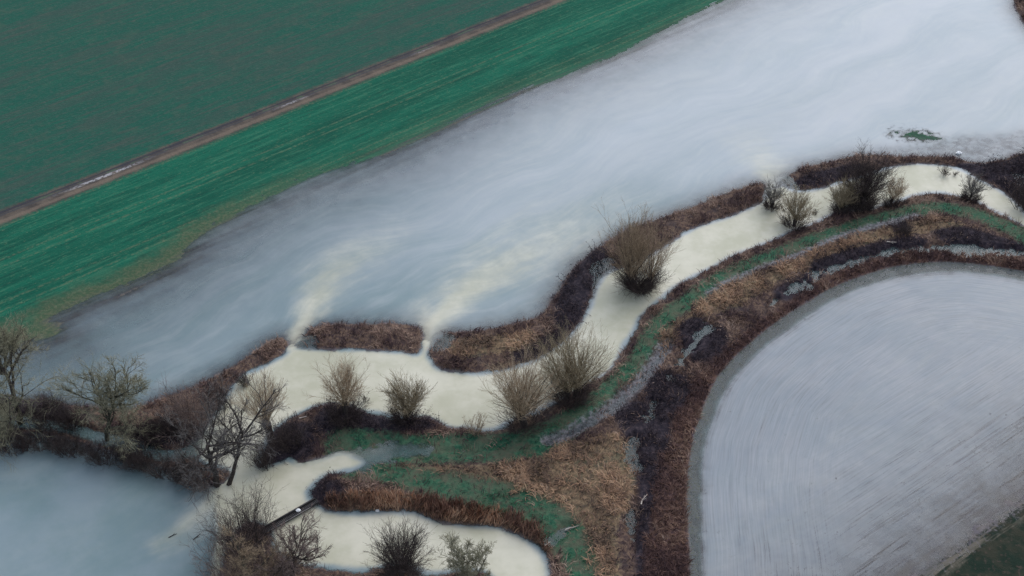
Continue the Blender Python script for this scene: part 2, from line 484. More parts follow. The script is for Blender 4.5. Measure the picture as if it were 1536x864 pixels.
def land_material():
    T = NT("land")
    P = T.pos()
    row = T.attr('row', True)
    na = T.noise(P, .07, 4)
    nb = T.noise(P, .5, 4)
    nc = T.noise(P, 2.6, 4, .6)
    nd = T.noise(P, 9, 3, .7)
    st = T.noise(T.vm('MULTIPLY', row, (2.0, .13, 0)), 1.0, 6, .72)      # along the drilled rows
    st2 = T.noise(T.vm('MULTIPLY', row, (.28, .02, 0)), 1.0, 3, .55)
    st3 = T.noise(T.vm('MULTIPLY', row, (4.5, 1.1, 0)), 1.0, 3, .75)
    jit = T.ma('ADD', T.ma('MULTIPLY', T.ma('SUBTRACT', nc, .5), 1.3), T.ma('MULTIPLY', T.ma('SUBTRACT', nd, .5), .7))

    def region(name, lo=-.15, hi=.3, amp=1.0):
        return T.ss(T.ma('ADD', T.attr(name), T.ma('MULTIPLY', jit, amp)), lo, hi)
    # wet stubble and soil under and beside the floods
    c = T.mix(T.ss(nb, .35, .65), (.12, .105, .115), (.16, .14, .13))
    c = T.mix(T.ss(nd, .55, .8), c, (.09, .085, .06))
    # fields
    up = T.mix(T.ss(T.ma('ADD', st2, T.ma('MULTIPLY', T.ma('SUBTRACT', na, .5), .5)), .38, .62), (.009, .076, .05), (.028, .066, .05))
    up = T.mix(T.ss(st, .49, .62, 0, .7), up, (.012, .095, .058))
    up = T.mix(T.ss(st, .47, .36, 0, .55), up, (.066, .068, .056))
    up = T.mix(T.ss(st3, .52, .66, 0, .65), up, (.068, .092, .072))
    up = T.mix(T.ss(nb, .5, .75, 0, .35), up, (.07, .085, .06))
    up = T.mix(T.ss(nd, .5, .65, 0, .5), up, (.02, .05, .038))
    lo = T.mix(T.ss(st2, .4, .62), (.003, .072, .042), (.005, .102, .058))
    lo = T.mix(T.ss(st, .5, .64, 0, .6), lo, (.04, .15, .085))
    lo = T.mix(T.ss(st, .47, .36, 0, .7), lo, (.004, .048, .032))
    lo = T.mix(T.ss(st3, .55, .7, 0, .6), lo, (.10, .16, .09))
    lo = T.mix(T.ss(nd, .52, .66, 0, .5), lo, (.008, .045, .03))
    u0 = T.attr('uu')
    # tractor wheelings through the crop
    md = T.ma('MODULO', T.ma('ADD', T.ma('ADD', u0, 300.0), T.ma('MULTIPLY', T.ma('SUBTRACT', nb, .5), .35)), 10.5)
    wl = T.ma('MAXIMUM', T.ss(T.ma('ABSOLUTE', T.ma('SUBTRACT', md, 3.0)), .34, .1), T.ss(T.ma('ABSOLUTE', T.ma('SUBTRACT', md, 4.9)), .34, .1))
    wl = T.ma('MULTIPLY', wl, T.ss(nc, .40, .60, .03, .42))
    lo = T.mix(wl, lo, (.13, .15, .085))
    up = T.mix(T.ma('MULTIPLY', wl, .7), up, (.085, .08, .062))
    # yellowed crop where the flood has stood
    yel = T.mix(T.ss(nc, .4, .65), (.055, .08, .04), (.105, .105, .06))
    nn = T.attr('north')
    ykey = T.ma('MULTIPLY', T.ss(T.ma('ADD', nn, T.ma('MULTIPLY', T.ma('SUBTRACT', nb, .5), 4)), 4.5, .3), T.ss(T.attr('vv'), 42, 15, .25, 1))
    lo = T.mix(T.ma('MULTIPLY', ykey, .85), lo, yel)
    u = T.attr('uu')
    fld = T.mix(T.ss(T.ma('ADD', u, T.ma('MULTIPLY', jit, .5)), -.2, .3), lo, up)
    nk = T.ma('ADD', T.ma('ADD', nn, T.ma('MULTIPLY', jit, 1.0)), T.ma('MULTIPLY', T.ma('SUBTRACT', st, .5), 5.0))
    mud = T.mix(T.ss(nc, .35, .65), (.075, .07, .07), (.12, .105, .085))
    c = T.mix(T.ss(nk, -3.5, -1.0), c, mud)
    c = T.mix(T.ss(nk, -1.8, .9), c, fld)
    # track: brown soil with two ruts and wet hollows
    tk = T.mix(T.ss(nb, .35, .65), (.058, .048, .041), (.112, .088, .067))
    tk = T.mix(T.ss(st3, .5, .75, 0, .7), tk, (.07, .06, .055))
    uj = T.ma('ADD', u, T.ma('ADD', T.ma('MULTIPLY', T.ma('SUBTRACT', st, .5), 1.2), T.ma('MULTIPLY', jit, .25)))

    def band(cn, w, soft=.25):
        return T.ss(T.ma('ABSOLUTE', T.ma('SUBTRACT', uj, cn)), w + soft, w - .05)
    tk = T.mix(T.ma('MULTIPLY', band(-1.5, .3, .4), .6), tk, (.165, .125, .092))
    tk = T.mix(T.ma('MULTIPLY', band(.95, .2), .9), tk, (.035, .035, .042))
    tk = T.mix(T.ma('MULTIPLY', band(.2, .14), .75), tk, (.05, .05, .055))
    tk = T.mix(T.ma('MULTIPLY', T.ma('MULTIPLY', band(.55, .12), T.ss(nb, .5, .6)), .7), tk, (.06, .10, .06))
    wet = T.ma('MULTIPLY', band(-.2, .26, .2), T.ma('MULTIPLY', T.attr('puddle'), T.ss(nc, .38, .56)))
    tk = T.mix(T.ma('MULTIPLY', wet, .85), tk, (.36, .345, .345))
    tmask = T.ss(T.ma('ABSOLUTE', T.ma('ADD', T.ma('ADD', u, .35), T.ma('MULTIPLY', jit, 1.5))), 2.75, 1.5)
    c = T.mix(tmask, c, tk)
    # rough banks
    bk = T.mix(T.ss(nc, .35, .65), (.055, .036, .034), (.15, .098, .068))
    bk = T.mix(T.ss(nb, .5, .7, 0, .7), bk, (.045, .036, .04))
    bk = T.mix(T.ss(nd, .58, .75, 0, .5), bk, (.19, .14, .09))
    c = T.mix(region('bank', -.2, .3, .6), c, bk)
    tn = T.mix(T.ss(nc, .35, .62), (.10, .075, .05), (.23, .16, .095))
    tn = T.mix(T.ss(nb, .52, .7, 0, .6), tn, (.07, .085, .055))
    c = T.mix(region('tan', -.3, .4), c, tn)
    dk = T.mix(T.ss(nc, .35, .65), (.05, .03, .032), (.12, .07, .055))
    c = T.mix(region('dark', -.3, .3), c, dk)
    c = T.mix(region('scrub', -.3, .3), c, T.mix(T.ss(nc, .4, .7), (.022, .018, .024), (.06, .045, .05)))
    rd = T.mix(T.ss(nc, .35, .65), (.09, .06, .045), (.17, .12, .08))
    c = T.mix(region('reed', -.3, .3), c, rd)
    # rim of stubble round the ploughed field
    mg = T.mix(T.ss(nd, .4, .62), (.125, .13, .14), (.095, .10, .07))
    mg = T.mix(T.ss(nc, .58, .7, 0, .8), mg, (.06, .07, .05))
    c = T.mix(region('margin', -.1, .2, .35), c, mg)
    # grass
    gr = T.mix(T.ss(nc, .35, .65), (.016, .070, .04), (.048, .128, .07))
    gr = T.mix(T.ss(nb, .42, .62, 0, .8), gr, (.085, .105, .066))
    gr = T.mix(T.ss(nd, .55, .75, 0, .6), gr, (.03, .055, .03))
    gr = T.mix(T.ss(T.noise(P, .9, 4, .65), .48, .64, 0, .6), gr, (.10, .085, .058))
    c = T.mix(region('gpath', -.5, .5, 1.3), c, gr)
    gv = T.mix(T.ss(nc, .4, .65), (.13, .125, .13), (.22, .21, .215))
    gv = T.mix(T.ss(nd, .6, .75, 0, .7), gv, (.07, .08, .05))
    c = T.mix(region('gravel', -.35, .5, 1.3), c, gv)
    gp = T.mix(T.ss(nc, .4, .65), (.012, .055, .03), (.03, .10, .05))
    c = T.mix(region('patch', -1.6, 1.4, 2.2), c, gp)
    co = T.mix(T.ss(nb, .4, .6), (.010, .021, .013), (.030, .031, .020))
    co = T.mix(T.ss(nc, .55, .75, 0, .8), co, (.075, .05, .04))
    corn = T.attr('corner')
    co = T.mix(T.ma('MULTIPLY', T.ss(T.ma('ADD', corn, T.ma('MULTIPLY', jit, 1.2)), 2.0, .6), T.ss(T.noise(T.vm('MULTIPLY', T.attr('crow', True), (1.6, .12, 0)), 1.0, 3, .6), .48, .58)), co, (.12, .105, .08))
    c = T.mix(T.ss(T.ma('ADD', corn, T.ma('MULTIPLY', jit, 3.2)), -.4, .9), c, co)
    h = T.ma('ADD', T.ma('MULTIPLY', nd, .5), T.ma('ADD', nc, T.ma('MULTIPLY', st3, .4)))
    return T.done(c, .92, .15, T.bump(h, .12, .8))


def water_material():
    T = NT("turbid water")
    P = T.pos()
    row = T.attr('row', True)
    prow = T.attr('prow', True)
    depth = T.attr('depth')
    silt_ = T.attr('silt')
    inpond = T.ss(T.attr('pond'), -.5, 1.5)
    nb = T.noise(P, .45, 5, .6)
    nl = T.noise(P, .13, 5, .6)
    nc = T.noise(P, 2.2, 4, .65)
    nd = T.noise(P, 8, 3, .7)
    cx = T.n('ShaderNodeCombineXYZ')
    T.put(cx.inputs[0], T.ma('ADD', T.ma('MULTIPLY', T.ma('SUBTRACT', T.noise(P, .028, 2), .5), 22.0), T.ma('MULTIPLY', T.ma('SUBTRACT', T.noise(P, .11, 2), .5), 3.0)))
    row = T.vm('ADD', row, cx.outputs[0])
    s2 = T.noise(T.vm('MULTIPLY', row, (1.0, .12, 0)), 1.0, 5, .65)
    s1 = T.noise(T.vm('MULTIPLY', row, (.22, .035, 0)), 1.0, 6, .62)
    crow = T.attr('crow', True)
    wrow = T.ss(T.n('ShaderNodeSeparateXYZ').outputs[0], 9, 17)
    T.put(wrow.node.inputs[0].links[0].from_node.inputs[0], prow)

    def rows(u_, v_, k_):
        a_ = T.noise(T.vm('MULTIPLY', prow, (u_, v_, 0)), 1.0, k_, .65)
        b_ = T.noise(T.vm('MULTIPLY', crow, (u_, v_, 0)), 1.0, k_, .65)
        return T.ma('ADD', a_, T.ma('MULTIPLY', T.ma('SUBTRACT', b_, a_), wrow))
    p1 = rows(1.5, .07, 4)
    p2 = rows(6.0, .16, 3)
    p3 = rows(.5, .06, 3)
    # furrow ridges and clods that come close under the surface
    ridg = T.ma('MULTIPLY', T.ma('MULTIPLY', T.ss(p2, .52, .72), T.ss(p3, .36, .6)), -.075)
    ridg = T.ma('ADD', ridg, T.ma('MULTIPLY', T.ss(p1, .5, .75), -.05))
    ridg = T.ma('ADD', ridg, T.ma('MULTIPLY', T.ma('MULTIPLY', T.ss(nc, .55, .72), T.ss(nb, .5, .65)), -.10))
    d = T.ma('ADD', depth, T.ma('MULTIPLY', ridg, inpond))
    d = T.ma('ADD', d, T.ma('MULTIPLY', T.ma('SUBTRACT', nd, .5), .018))
    d = T.ma('ADD', d, T.ma('MULTIPLY', T.ma('SUBTRACT', nb, .5), .05))
    d = T.ma('MAXIMUM', d, 0.0)
    kk = T.ma('ADD', 11.0, T.ma('MULTIPLY', silt_, 9.0))
    kk = T.ma('MULTIPLY', kk, T.ss(T.attr('clear'), 0, 1, 1.0, .5))
    op = T.ma('SUBTRACT', 1.0, T.ma('EXPONENT', T.ma('MULTIPLY', T.ma('MULTIPLY', d, kk), -1.0)))
    s1 = T.ma('ADD', nl, T.ma('MULTIPLY', T.ma('SUBTRACT', s1, nl), T.attr('open_field')))
    fl = T.mix(T.ss(s1, .32, .68), (.155, .222, .23), (.205, .262, .278))
    fl = T.mix(T.ma('MULTIPLY', T.attr('sky_sheen'), .8), fl, T.mix(T.ss(s1, .35, .65), (.375, .41, .432), (.435, .452, .465)))  # painted sky sheen: pale tone mixed into the flood colour
    fl = T.mix(T.ma('MULTIPLY', inpond, .9), fl, T.mix(T.ss(T.ma('ADD', T.ma('MULTIPLY', p1, .5), T.ma('MULTIPLY', nl, .5)), .38, .62), (.208, .236, .262), (.252, .266, .284)))
    fl = T.mix(T.ma('MULTIPLY', inpond, T.ss(p2, .44, .62, 0, .36)), fl, (.165, .19, .215))
    fl = T.mix(T.ma('MULTIPLY', inpond, T.ss(p2, .46, .36, 0, .24)), fl, (.33, .345, .36))
    sl = T.mix(T.ss(T.ma('ADD', T.ma('MULTIPLY', nl, .7), T.ma('MULTIPLY', nb, .3)), .36, .64), (.415, .398, .286), (.552, .519, .404))
    fl = T.mix(T.ma('MULTIPLY', T.attr('clear'), .75), fl, (.105, .185, .18))
    fl = T.mix(T.ma('MULTIPLY', T.ss(s2, .45, .7, 0, .14), T.attr('open_field')), fl, (.44, .46, .475))
    sk = T.ma('MULTIPLY', T.ma('MULTIPLY', silt_, T.ma('SUBTRACT', 1.0, silt_)), T.ma('ADD', T.ma('MULTIPLY', T.ma('SUBTRACT', s2, .5), 3.2), T.ma('MULTIPLY', T.ma('SUBTRACT', nb, .5), 2.4)))
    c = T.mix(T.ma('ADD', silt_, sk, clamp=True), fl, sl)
    dif = T.n('ShaderNodeBsdfDiffuse')
    T.put(dif.inputs[0], c)
    tr = T.n('ShaderNodeBsdfTransparent')
    T.put(tr.inputs[0], (.86, .90, .92))
    m1 = T.n('ShaderNodeMixShader')
    T.put(m1.inputs[0], op)
    T.t.links.new(tr.outputs[0], m1.inputs[1])
    T.t.links.new(dif.outputs[0], m1.inputs[2])
    gl = T.n('ShaderNodeBsdfGlossy')
    T.put(gl.inputs['Roughness'], .08)
    bn = T.bump(T.ma('ADD', T.noise(P, 1.3, 3), T.ma('MULTIPLY', nd, .15)), .02, .5)
    T.t.links.new(bn, gl.inputs['Normal'])
    fr = T.n('ShaderNodeFresnel')
    fr.inputs[0].default_value = 1.34
    m2 = T.n('ShaderNodeMixShader')
    T.t.links.new(fr.outputs[0], m2.inputs[0])
    T.t.links.new(m1.outputs[0], m2.inputs[1])
    T.t.links.new(gl.outputs[0], m2.inputs[2])
    T.t.links.new(m2.outputs[0], T.out.inputs[0])
    return T.m


def tinted(name, stops, rough=.85, spec=.15, scale=1.3):
    """plant matter: each blade or twig takes its own colour, with drifts of colour across the patch"""
    T = NT(name)
    f = T.ma('ADD', T.ma('MULTIPLY', T.attr('tint'), .8), T.ma('MULTIPLY', T.noise(T.pos(), scale, 3), .4))
    return T.done(T.ramp(T.ma('SUBTRACT', f, .1), stops), rough, spec)


def plain(name, c0, c1, scale=6, rough=.8, spec=.2, bump=.01):
    T = NT(name)
    n = T.noise(T.pos(), scale, 4, .6)
    return T.done(T.mix(T.ss(n, .3, .7), c0, c1), rough, spec, T.bump(n, bump))


# ------------------------------------------------------------------ mesh helpers
def mesh(name, verts, faces, n, smooth=False):
    me = bpy.data.meshes.new(name)
    verts = np.ascontiguousarray(verts, np.float32)
    faces = np.ascontiguousarray(faces, np.int32)
    me.vertices.add(len(verts))
    me.vertices.foreach_set('co', verts.ravel())
    me.loops.add(faces.size)
    me.loops.foreach_set('vertex_index', faces.ravel())
    me.polygons.add(len(faces))
    me.polygons.foreach_set('loop_start', np.arange(0, faces.size, n, dtype=np.int32))
    me.polygons.foreach_set('loop_total', np.full(len(faces), n, np.int32))
    if smooth:
        me.polygons.foreach_set('use_smooth', np.ones(len(faces), bool))
    me.update()
    return me


def fattr(me, name, v, vec=False):
    a = me.attributes.new(name, 'FLOAT_VECTOR' if vec else 'FLOAT', 'POINT')
    a.data.foreach_set('vector' if vec else 'value', np.ascontiguousarray(v, np.float32).ravel())


def link(name, me, mat, parent=None, label=None, cat=None, group=None, kind=None, loc=None):
    o = bpy.data.objects.new(name, me)
    if me is not None and mat is not None:
        me.materials.append(mat)
    col.objects.link(o)
    if parent is not None:
        o.parent = parent
    if loc is not None:
        o.location = loc
    for k_, v_ in (('label', label), ('category', cat), ('group', group), ('kind', kind)):
        if v_:
            o[k_] = v_
    return o


def tubes(pts, rad, S=3):
    """pts (N,K,3), rad (N,K): bundles of tapering tubes -> verts, quads"""
    N, K, _ = pts.shape
    t = np.empty_like(pts)
    t[:, 1:-1] = pts[:, 2:] - pts[:, :-2]
    t[:, 0] = pts[:, 1] - pts[:, 0]
    t[:, -1] = pts[:, -1] - pts[:, -2]
    t /= np.linalg.norm(t, axis=2, keepdims=True) + 1e-9
    ref = np.where(np.abs(t[:, :, 2:3]) > .9, np.array([1., 0, 0]), np.array([0, 0, 1.]))
    a = np.cross(t, ref)
    a /= np.linalg.norm(a, axis=2, keepdims=True) + 1e-9
    b = np.cross(t, a)
    ang = np.arange(S) * 2 * math.pi / S
    ring = pts[:, :, None, :] + rad[:, :, None, None] * (a[:, :, None, :] * np.cos(ang)[None, None, :, None] + b[:, :, None, :] * np.sin(ang)[None, None, :, None])
    v = ring.reshape(-1, 3)
    base = (np.arange(N)[:, None, None] * K + np.arange(K - 1)[None, :, None]) * S
    s = np.arange(S)[None, None, :]
    s2 = (s + 1) % S
    f = np.stack([base + s, base + s2, base + S + s2, base + S + s], -1).reshape(-1, 4)
    return v, f


# ------------------------------------------------------------------ land, water
idx = np.arange(NX * NY).reshape(NY, NX)
quads = np.stack([idx[:-1, :-1], idx[:-1, 1:], idx[1:, 1:], idx[1:, :-1]], -1).reshape(-1, 4)
LAND = land_material()
WATER = water_material()
puddle = np.clip(np.exp(-((V - along(156, 268)) / 4.2) ** 2) * 1.25 + .7 * np.exp(-((V - along(440, 158)) / 2.2) ** 2) + .4 * np.exp(-((V - along(635, 80)) / 2) ** 2), 0, 1)
ATTR = dict(north=s_north, bank=np.maximum(s_bank, np.minimum(s_main, -s_pond - .0)), tan=s_tan, dark=s_dark, scrub=s_scrub, reed=s_reed, margin=s_margin, gpath=s_gpath,
            gravel=s_gravel, patch=s_green_patch, corner=s_corner, uu=UU, vv=V, puddle=puddle)
ROW = np.stack([U, V, np.zeros_like(U)], -1)
PROW = np.stack([pond_d, pond_v, np.zeros_like(U)], -1)
_a, _b = np.array(at1(1377, 864)), np.array(at1(1536, 752))
_d = (_b - _a) / np.linalg.norm(_b - _a)
CROW = np.stack([(FX - _a[0]) * -_d[1] + (FY - _a[1]) * _d[0], (FX - _a[0]) * _d[0] + (FY - _a[1]) * _d[1], np.zeros_like(U)], -1)


def sheet(name, fmask, zz, attrs, mat, rowv=True, **kw):
    f = quads[fmask]
    used = np.unique(f)
    remap = np.full(NX * NY, -1)
    remap[used] = np.arange(len(used))
    v = np.stack([FX[used], FY[used], zz[used]], -1)
    me = mesh(name, v, remap[f], 4, True)
    for k_, a in attrs.items():
        fattr(me, k_, a[used])
    fattr(me, 'row', ROW[used], True)
    fattr(me, 'prow', PROW[used], True)
    fattr(me, 'crow', CROW[used], True)
    return link(name, me, mat, **kw)


def fm(a):
    return a[quads].mean(1)


sheet("ground", np.ones(len(quads), bool), Z, ATTR, LAND, kind='structure')
inview = (np.abs(fm(FX)) < 88) & (fm(FY) > 64) & (fm(FY) < 190)
fu, fn = fm(UU), fm(s_north)
sheet("crop_field", inview & (fn > 0) & (fu > 1.6), Z + .006, ATTR, LAND, kind='structure')
sheet("crop_field", inview & (fn > 0) & (fu < -2.2), Z + .006, ATTR, LAND, kind='structure')
sheet("farm_track", inview & (fn > 0) & (fu <= 1.6) & (fu >= -2.2), Z + .006, ATTR, LAND, kind='structure')
sheet("footpath", inview & (fm(s_gravel) > -.1) & (fm(s_gpath) < 1.6), Z + .006, ATTR, LAND, kind='structure')
sheet("grass_path", inview & (fm(s_gpath) > 0) & ~(fm(s_gravel) > -.1), Z + .006, ATTR, LAND, kind='structure')

_cd, _ct, _ = line([(330, 560), (420, 505), (540, 450), (690, 435), (800, 400), (880, 345), (980, 300)], 30)
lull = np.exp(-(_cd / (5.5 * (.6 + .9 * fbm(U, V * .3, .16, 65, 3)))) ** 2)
clear = np.maximum(ss(L_all, -.2, .4), ss(1.3 - d_d, -.3, .3))
sky_sheen = ss(FX * .8 + FY * .5, 8, 95) * (.75 + .5 * fbm(U, V * .12, .2, 61, 3)) * (1 - .7 * lull)  # sky sheen painted as paler water towards far right, less over clear water
s_ll = sdf([(-160, 655), (0, 657), (120, 668), (200, 686), (312, 724), (322, 760), (332, 880), (320, 1000), (-300, 1000)], 6)
open_field = np.clip(1 - ss(s_ll, -1, 1) - ss(s_pond, -1, 1), 0, 1)
WATTR = dict(open_field=open_field, clear=clear, sky_sheen=sky_sheen, depth=np.maximum(-Z, 0), silt=silt, pond=s_pond)
wet = (Z[quads].min(1) < .03) & (np.abs(fm(FX)) < 380) & (fm(FY) < 420) & (fm(FY) > -150)
fz, fp = fm(s_zone), fm(s_pond)
zero = np.zeros_like(Z)
# on the land only the pools carry the sheet, so it never hangs in the air
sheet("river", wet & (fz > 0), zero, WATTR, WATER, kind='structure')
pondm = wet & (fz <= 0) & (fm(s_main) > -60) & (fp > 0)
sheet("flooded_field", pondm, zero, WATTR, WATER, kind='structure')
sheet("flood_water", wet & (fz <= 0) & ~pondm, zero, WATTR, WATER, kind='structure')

# ------------------------------------------------------------------ blades
area = np.gradient(YS)[:, None] * np.gradient(XS)[None, :]
area = area.ravel() * (np.abs(FX) < 86) * (FY > 65) * (FY < 188)
dXc = np.repeat(np.gradient(XS)[None, :], NY, 0).ravel()
dYc = np.repeat(np.gradient(YS)[:, None], NX, 1).ravel()


def scatter(dens, n_max=None):
    w = dens * area
    tot = w.sum()
    n = int(tot) if n_max is None else min(int(tot), n_max)
    c = np.cumsum(w)
    i = np.searchsorted(c, rng.random(n) * c[-1])
    x = FX[i] + (rng.random(n) - .5) * dXc[i]
    y = FY[i] + (rng.random(n) - .5) * dYc[i]
    return x, y, Z[i], i


def blades(name, dens, ln, wd, lean, mat, sway=(0, 0), bend=.5, label=None, cat=None, tint_bias=None):
    x, y, z, i = scatter(dens)
    n = len(x)
    L = ln * (.55 + .9 * rng.random(n)) * (.7 + .6 * n2[i])
    # tufts lean together
    a = fbm(x, y, .9, 51, 2) * 4 * math.pi + rng.normal(0, .8, n)
    m = lean * (.4 + rng.random(n))
    dx = np.cos(a) * m + sway[0]
    dy = np.sin(a) * m + sway[1]
    up = np.ones(n)
    nr = np.sqrt(dx * dx + dy * dy + 1)
    d = np.stack([dx, dy, up], -1) / nr[:, None]
    side = np.stack([-np.sin(a + rng.normal(0, 1, n)), np.cos(a), np.zeros(n)], -1)
    w = (wd * (.6 + .8 * rng.random(n)))[:, None]
    b = np.stack([x, y, z - .03], -1)
    mid = b + d * (L * .55)[:, None]
    tip = b + d * L[:, None]
    tip[:, 2] -= L * bend * m * .6
    tip[:, :2] += (d[:, :2] * (L * bend)[:, None])
    v = np.stack([b - side * w, b + side * w, mid + side * w * .8, mid - side * w * .8, tip + side * w * .25, tip - side * w * .25], 1).reshape(-1, 3)
    q = np.arange(n)[:, None] * 6
    f = np.concatenate([q + np.array([[0, 1, 2, 3]]), q + np.array([[3, 2, 4, 5]])])
    me = mesh(name, v, f, 4)
    t = rng.random(n)
    if tint_bias is not None:
        t = np.clip(t * .5 + tint_bias[i] * .62 - .05, 0, 1)
    fattr(me, 'tint', np.repeat(t, 6))
    return link(name, me, mat, label=label, cat=cat, kind='stuff')


landish = ss(Z, -.07, .03)
nn2, nn3 = n2, n3
road = np.maximum(ss(s_gpath + (n3 - .5) * 1.4 + (n2 - .5) * 1.2, -.5, .7), ss(s_gravel + (n3 - .5) * .6, -.2, .3))
bankmask = ss(ATTR['bank'] + (n3 - .5) * .6, -.05, .25) * landish * (1 - .88 * road)
tanmask = ss(s_tan + (n2 - .5) * 1.5, -.4, .6)
darkmask = ss(s_dark, -.2, .4)
reedmask = ss(s_reed, -.2, .3)
scrubmask = ss(s_scrub + (n2 - .5) * 1.4 + (n3 - .5) * .8, -.2, .4) * ss(Z, -.08, .0)
clump = .25 + 1.5 * ss(n2, .35, .65)

M_BROWN = tinted("dead bank grass", [(0, (.022, .015, .022)), (.3, (.07, .042, .042)), (.55, (.16, .098, .075)), (.8, (.30, .20, .145)), (1, (.42, .32, .25))])
M_TAN = tinted("bleached rough grass", [(0, (.05, .04, .034)), (.3, (.17, .112, .075)), (.6, (.32, .19, .115)), (.85, (.44, .29, .18)), (1, (.17, .19, .11))])
M_RUST = tinted("rust brown grass", [(0, (.03, .016, .018)), (.4, (.085, .046, .038)), (.7, (.15, .085, .06)), (1, (.24, .16, .11))])
M_REED = tinted("dead reeds", [(0, (.05, .03, .032)), (.3, (.26, .145, .105)), (.65, (.50, .31, .205)), (1, (.66, .50, .36))])
M_BRAM = tinted("bramble scrub", [(0, (.012, .010, .014)), (.45, (.032, .024, .03)), (.75, (.06, .042, .046)), (1, (.10, .075, .072))])
M_GRASS = tinted("green grass", [(0, (.010, .045, .024)), (.45, (.026, .095, .05)), (.75, (.062, .145, .075)), (1, (.15, .17, .085))])

bias = ss(fbm(FX, FY, .38, 77, 3), .36, .74)
blades("rough_grass", 40 * bankmask * clump * (1 - .75 * tanmask) * (1 - .7 * darkmask) * (1 - .8 * reedmask) * (1 - .95 * scrubmask), .56, .03, .65, M_BROWN, tint_bias=bias,
       label='brown dead grass covering the raised river banks', cat='grass')
blades("dry_grass", 55 * tanmask * landish * (1 - .75 * road) * clump * (1 - scrubmask), .62, .032, .8, M_TAN, tint_bias=bias,
       label='pale tan rough grass filling the spit and verge beside the path', cat='grass')
blades("rush_grass", 55 * darkmask * landish * (1 - .95 * scrubmask), .58, .03, .6, M_RUST, tint_bias=bias,
       label='dark rust brown grass strip round the flooded round field', cat='grass')
blades("reeds", 85 * reedmask * landish, 1.1, .03, .22, M_REED, tint_bias=bias, sway=(.1, -.28), bend=.15,
       label='golden brown reeds standing along the lower stream', cat='reeds')
gmask = ss(s_gpath + (n2 - .5) * 1.4 + (n3 - .5) * .8, -.2, .7) * ss(fbm(FX, FY, .8, 71, 3), .42, .62)
blades("grass", 45 * gmask * ss(Z, -.11, .02) * (1 - .8 * ss(s_gravel, -.2, .3)) * clump, .22, .02, .8, M_GRASS,
       label='green grass growing on the riverside path', cat='grass')


# ------------------------------------------------------------------ trailing twigs of scrub
def walk(base, d0, L, K, wig, up, rg):
    """strands that start at base in direction d0 and wander: (N,K,3)"""
    N = len(base)
    pts = np.empty((N, K, 3))
    pts[:, 0] = base
    d = d0 / (np.linalg.norm(d0, axis=1, keepdims=True) + 1e-9)
    st = (L / (K - 1))[:, None]
    for k_ in range(1, K):
        d = d + rg.normal(0, wig, (N, 3))
        d[:, 2] += up
        d /= np.linalg.norm(d, axis=1, keepdims=True) + 1e-9
        pts[:, k_] = pts[:, k_ - 1] + d * st
    return pts


def scrub_patch(name, dens, ht, mat, label, cat):
    x, y, z, i = scatter(dens)
    n = len(x)
    hgt = ht * (.4 + 1.0 * n2[i]) * (.5 + rng.random(n))
    # woody canes
    d = rng.normal(0, .75, (n, 3))
    d[:, 2] = np.abs(d[:, 2]) * .6 + .55
    pts = walk(np.stack([x, y, z - .03], -1), d, hgt * 1.5, 5, .28, -.06, rng)
    pts[:, :, 2] = np.maximum(pts[:, :, 2], (z - .02)[:, None])
    r = np.linspace(.02, .006, 5)[None, :] * (.6 + .9 * rng.random(n))[:, None]
    v, f = tubes(pts, r, 3)
    tint = np.repeat(rng.random(n), 15)
    # withered leaves on the canes
    m = 5
    pick = pts[:, 1:, :].reshape(-1, 3)[rng.integers(0, n * 4, n * m)]
    c = pick + rng.normal(0, .09, pick.shape)
    a = rng.normal(0, 1, c.shape)
    a /= np.linalg.norm(a, axis=1, keepdims=True)
    b = np.cross(a, rng.normal(0, 1, c.shape))
    b /= np.linalg.norm(b, axis=1, keepdims=True) + 1e-9
    s = (.045 + .05 * rng.random(len(c)))[:, None]
    lv = np.stack([c - a * s, c - b * s * .6, c + a * s, c + b * s * .6], 1).reshape(-1, 3)
    lf = np.arange(len(c) * 4).reshape(-1, 4) + len(v)
    me = mesh(name, np.concatenate([v, lv]), np.concatenate([f, lf]), 4)
    fattr(me, 'tint', np.concatenate([tint, np.repeat(rng.random(len(c)), 4)]))
    return link(name, me, mat, label=label, cat=cat, kind='stuff')


scrub_patch("bramble_scrub", 19 * scrubmask * (1 - road) * ss(n2, .3, .5), .75, M_BRAM, 'dark bramble scrub in patches on the banks and spit', 'scrub')

# ------------------------------------------------------------------ trees
BARK = plain("dark wet bark", (.022, .018, .018), (.06, .048, .04), 9, .85, .2, .03)
BARK_G = plain("mossy bark", (.03, .032, .024), (.075, .068, .05), 7, .85, .2, .03)
TW = {
    'tan': tinted("tan willow twigs", [(0, (.18, .125, .08)), (.5, (.36, .27, .175)), (1, (.52, .41, .29))]),
    'olive': tinted("olive willow twigs", [(0, (.10, .08, .05)), (.5, (.26, .205, .13)), (1, (.42, .34, .22))]),
    'brown': tinted("brown twigs", [(0, (.07, .05, .05)), (.5, (.16, .115, .10)), (1, (.28, .22, .18))]),
    'dark': tinted("dark twigs", [(0, (.025, .02, .022)), (.5, (.06, .045, .043)), (1, (.12, .09, .075))]),
    'oak': tinted("lichened oak twigs", [(0, (.10, .097, .065)), (.5, (.22, .205, .135)), (1, (.36, .33, .22))]),
    'rust': tinted("rust brown willow twigs", [(0, (.11, .078, .055)), (.5, (.26, .19, .125)), (1, (.40, .305, .2))]),
    'grey': tinted("grey brown twigs", [(0, (.06, .055, .055)), (.5, (.14, .125, .115)), (1, (.23, .21, .19))]),
}


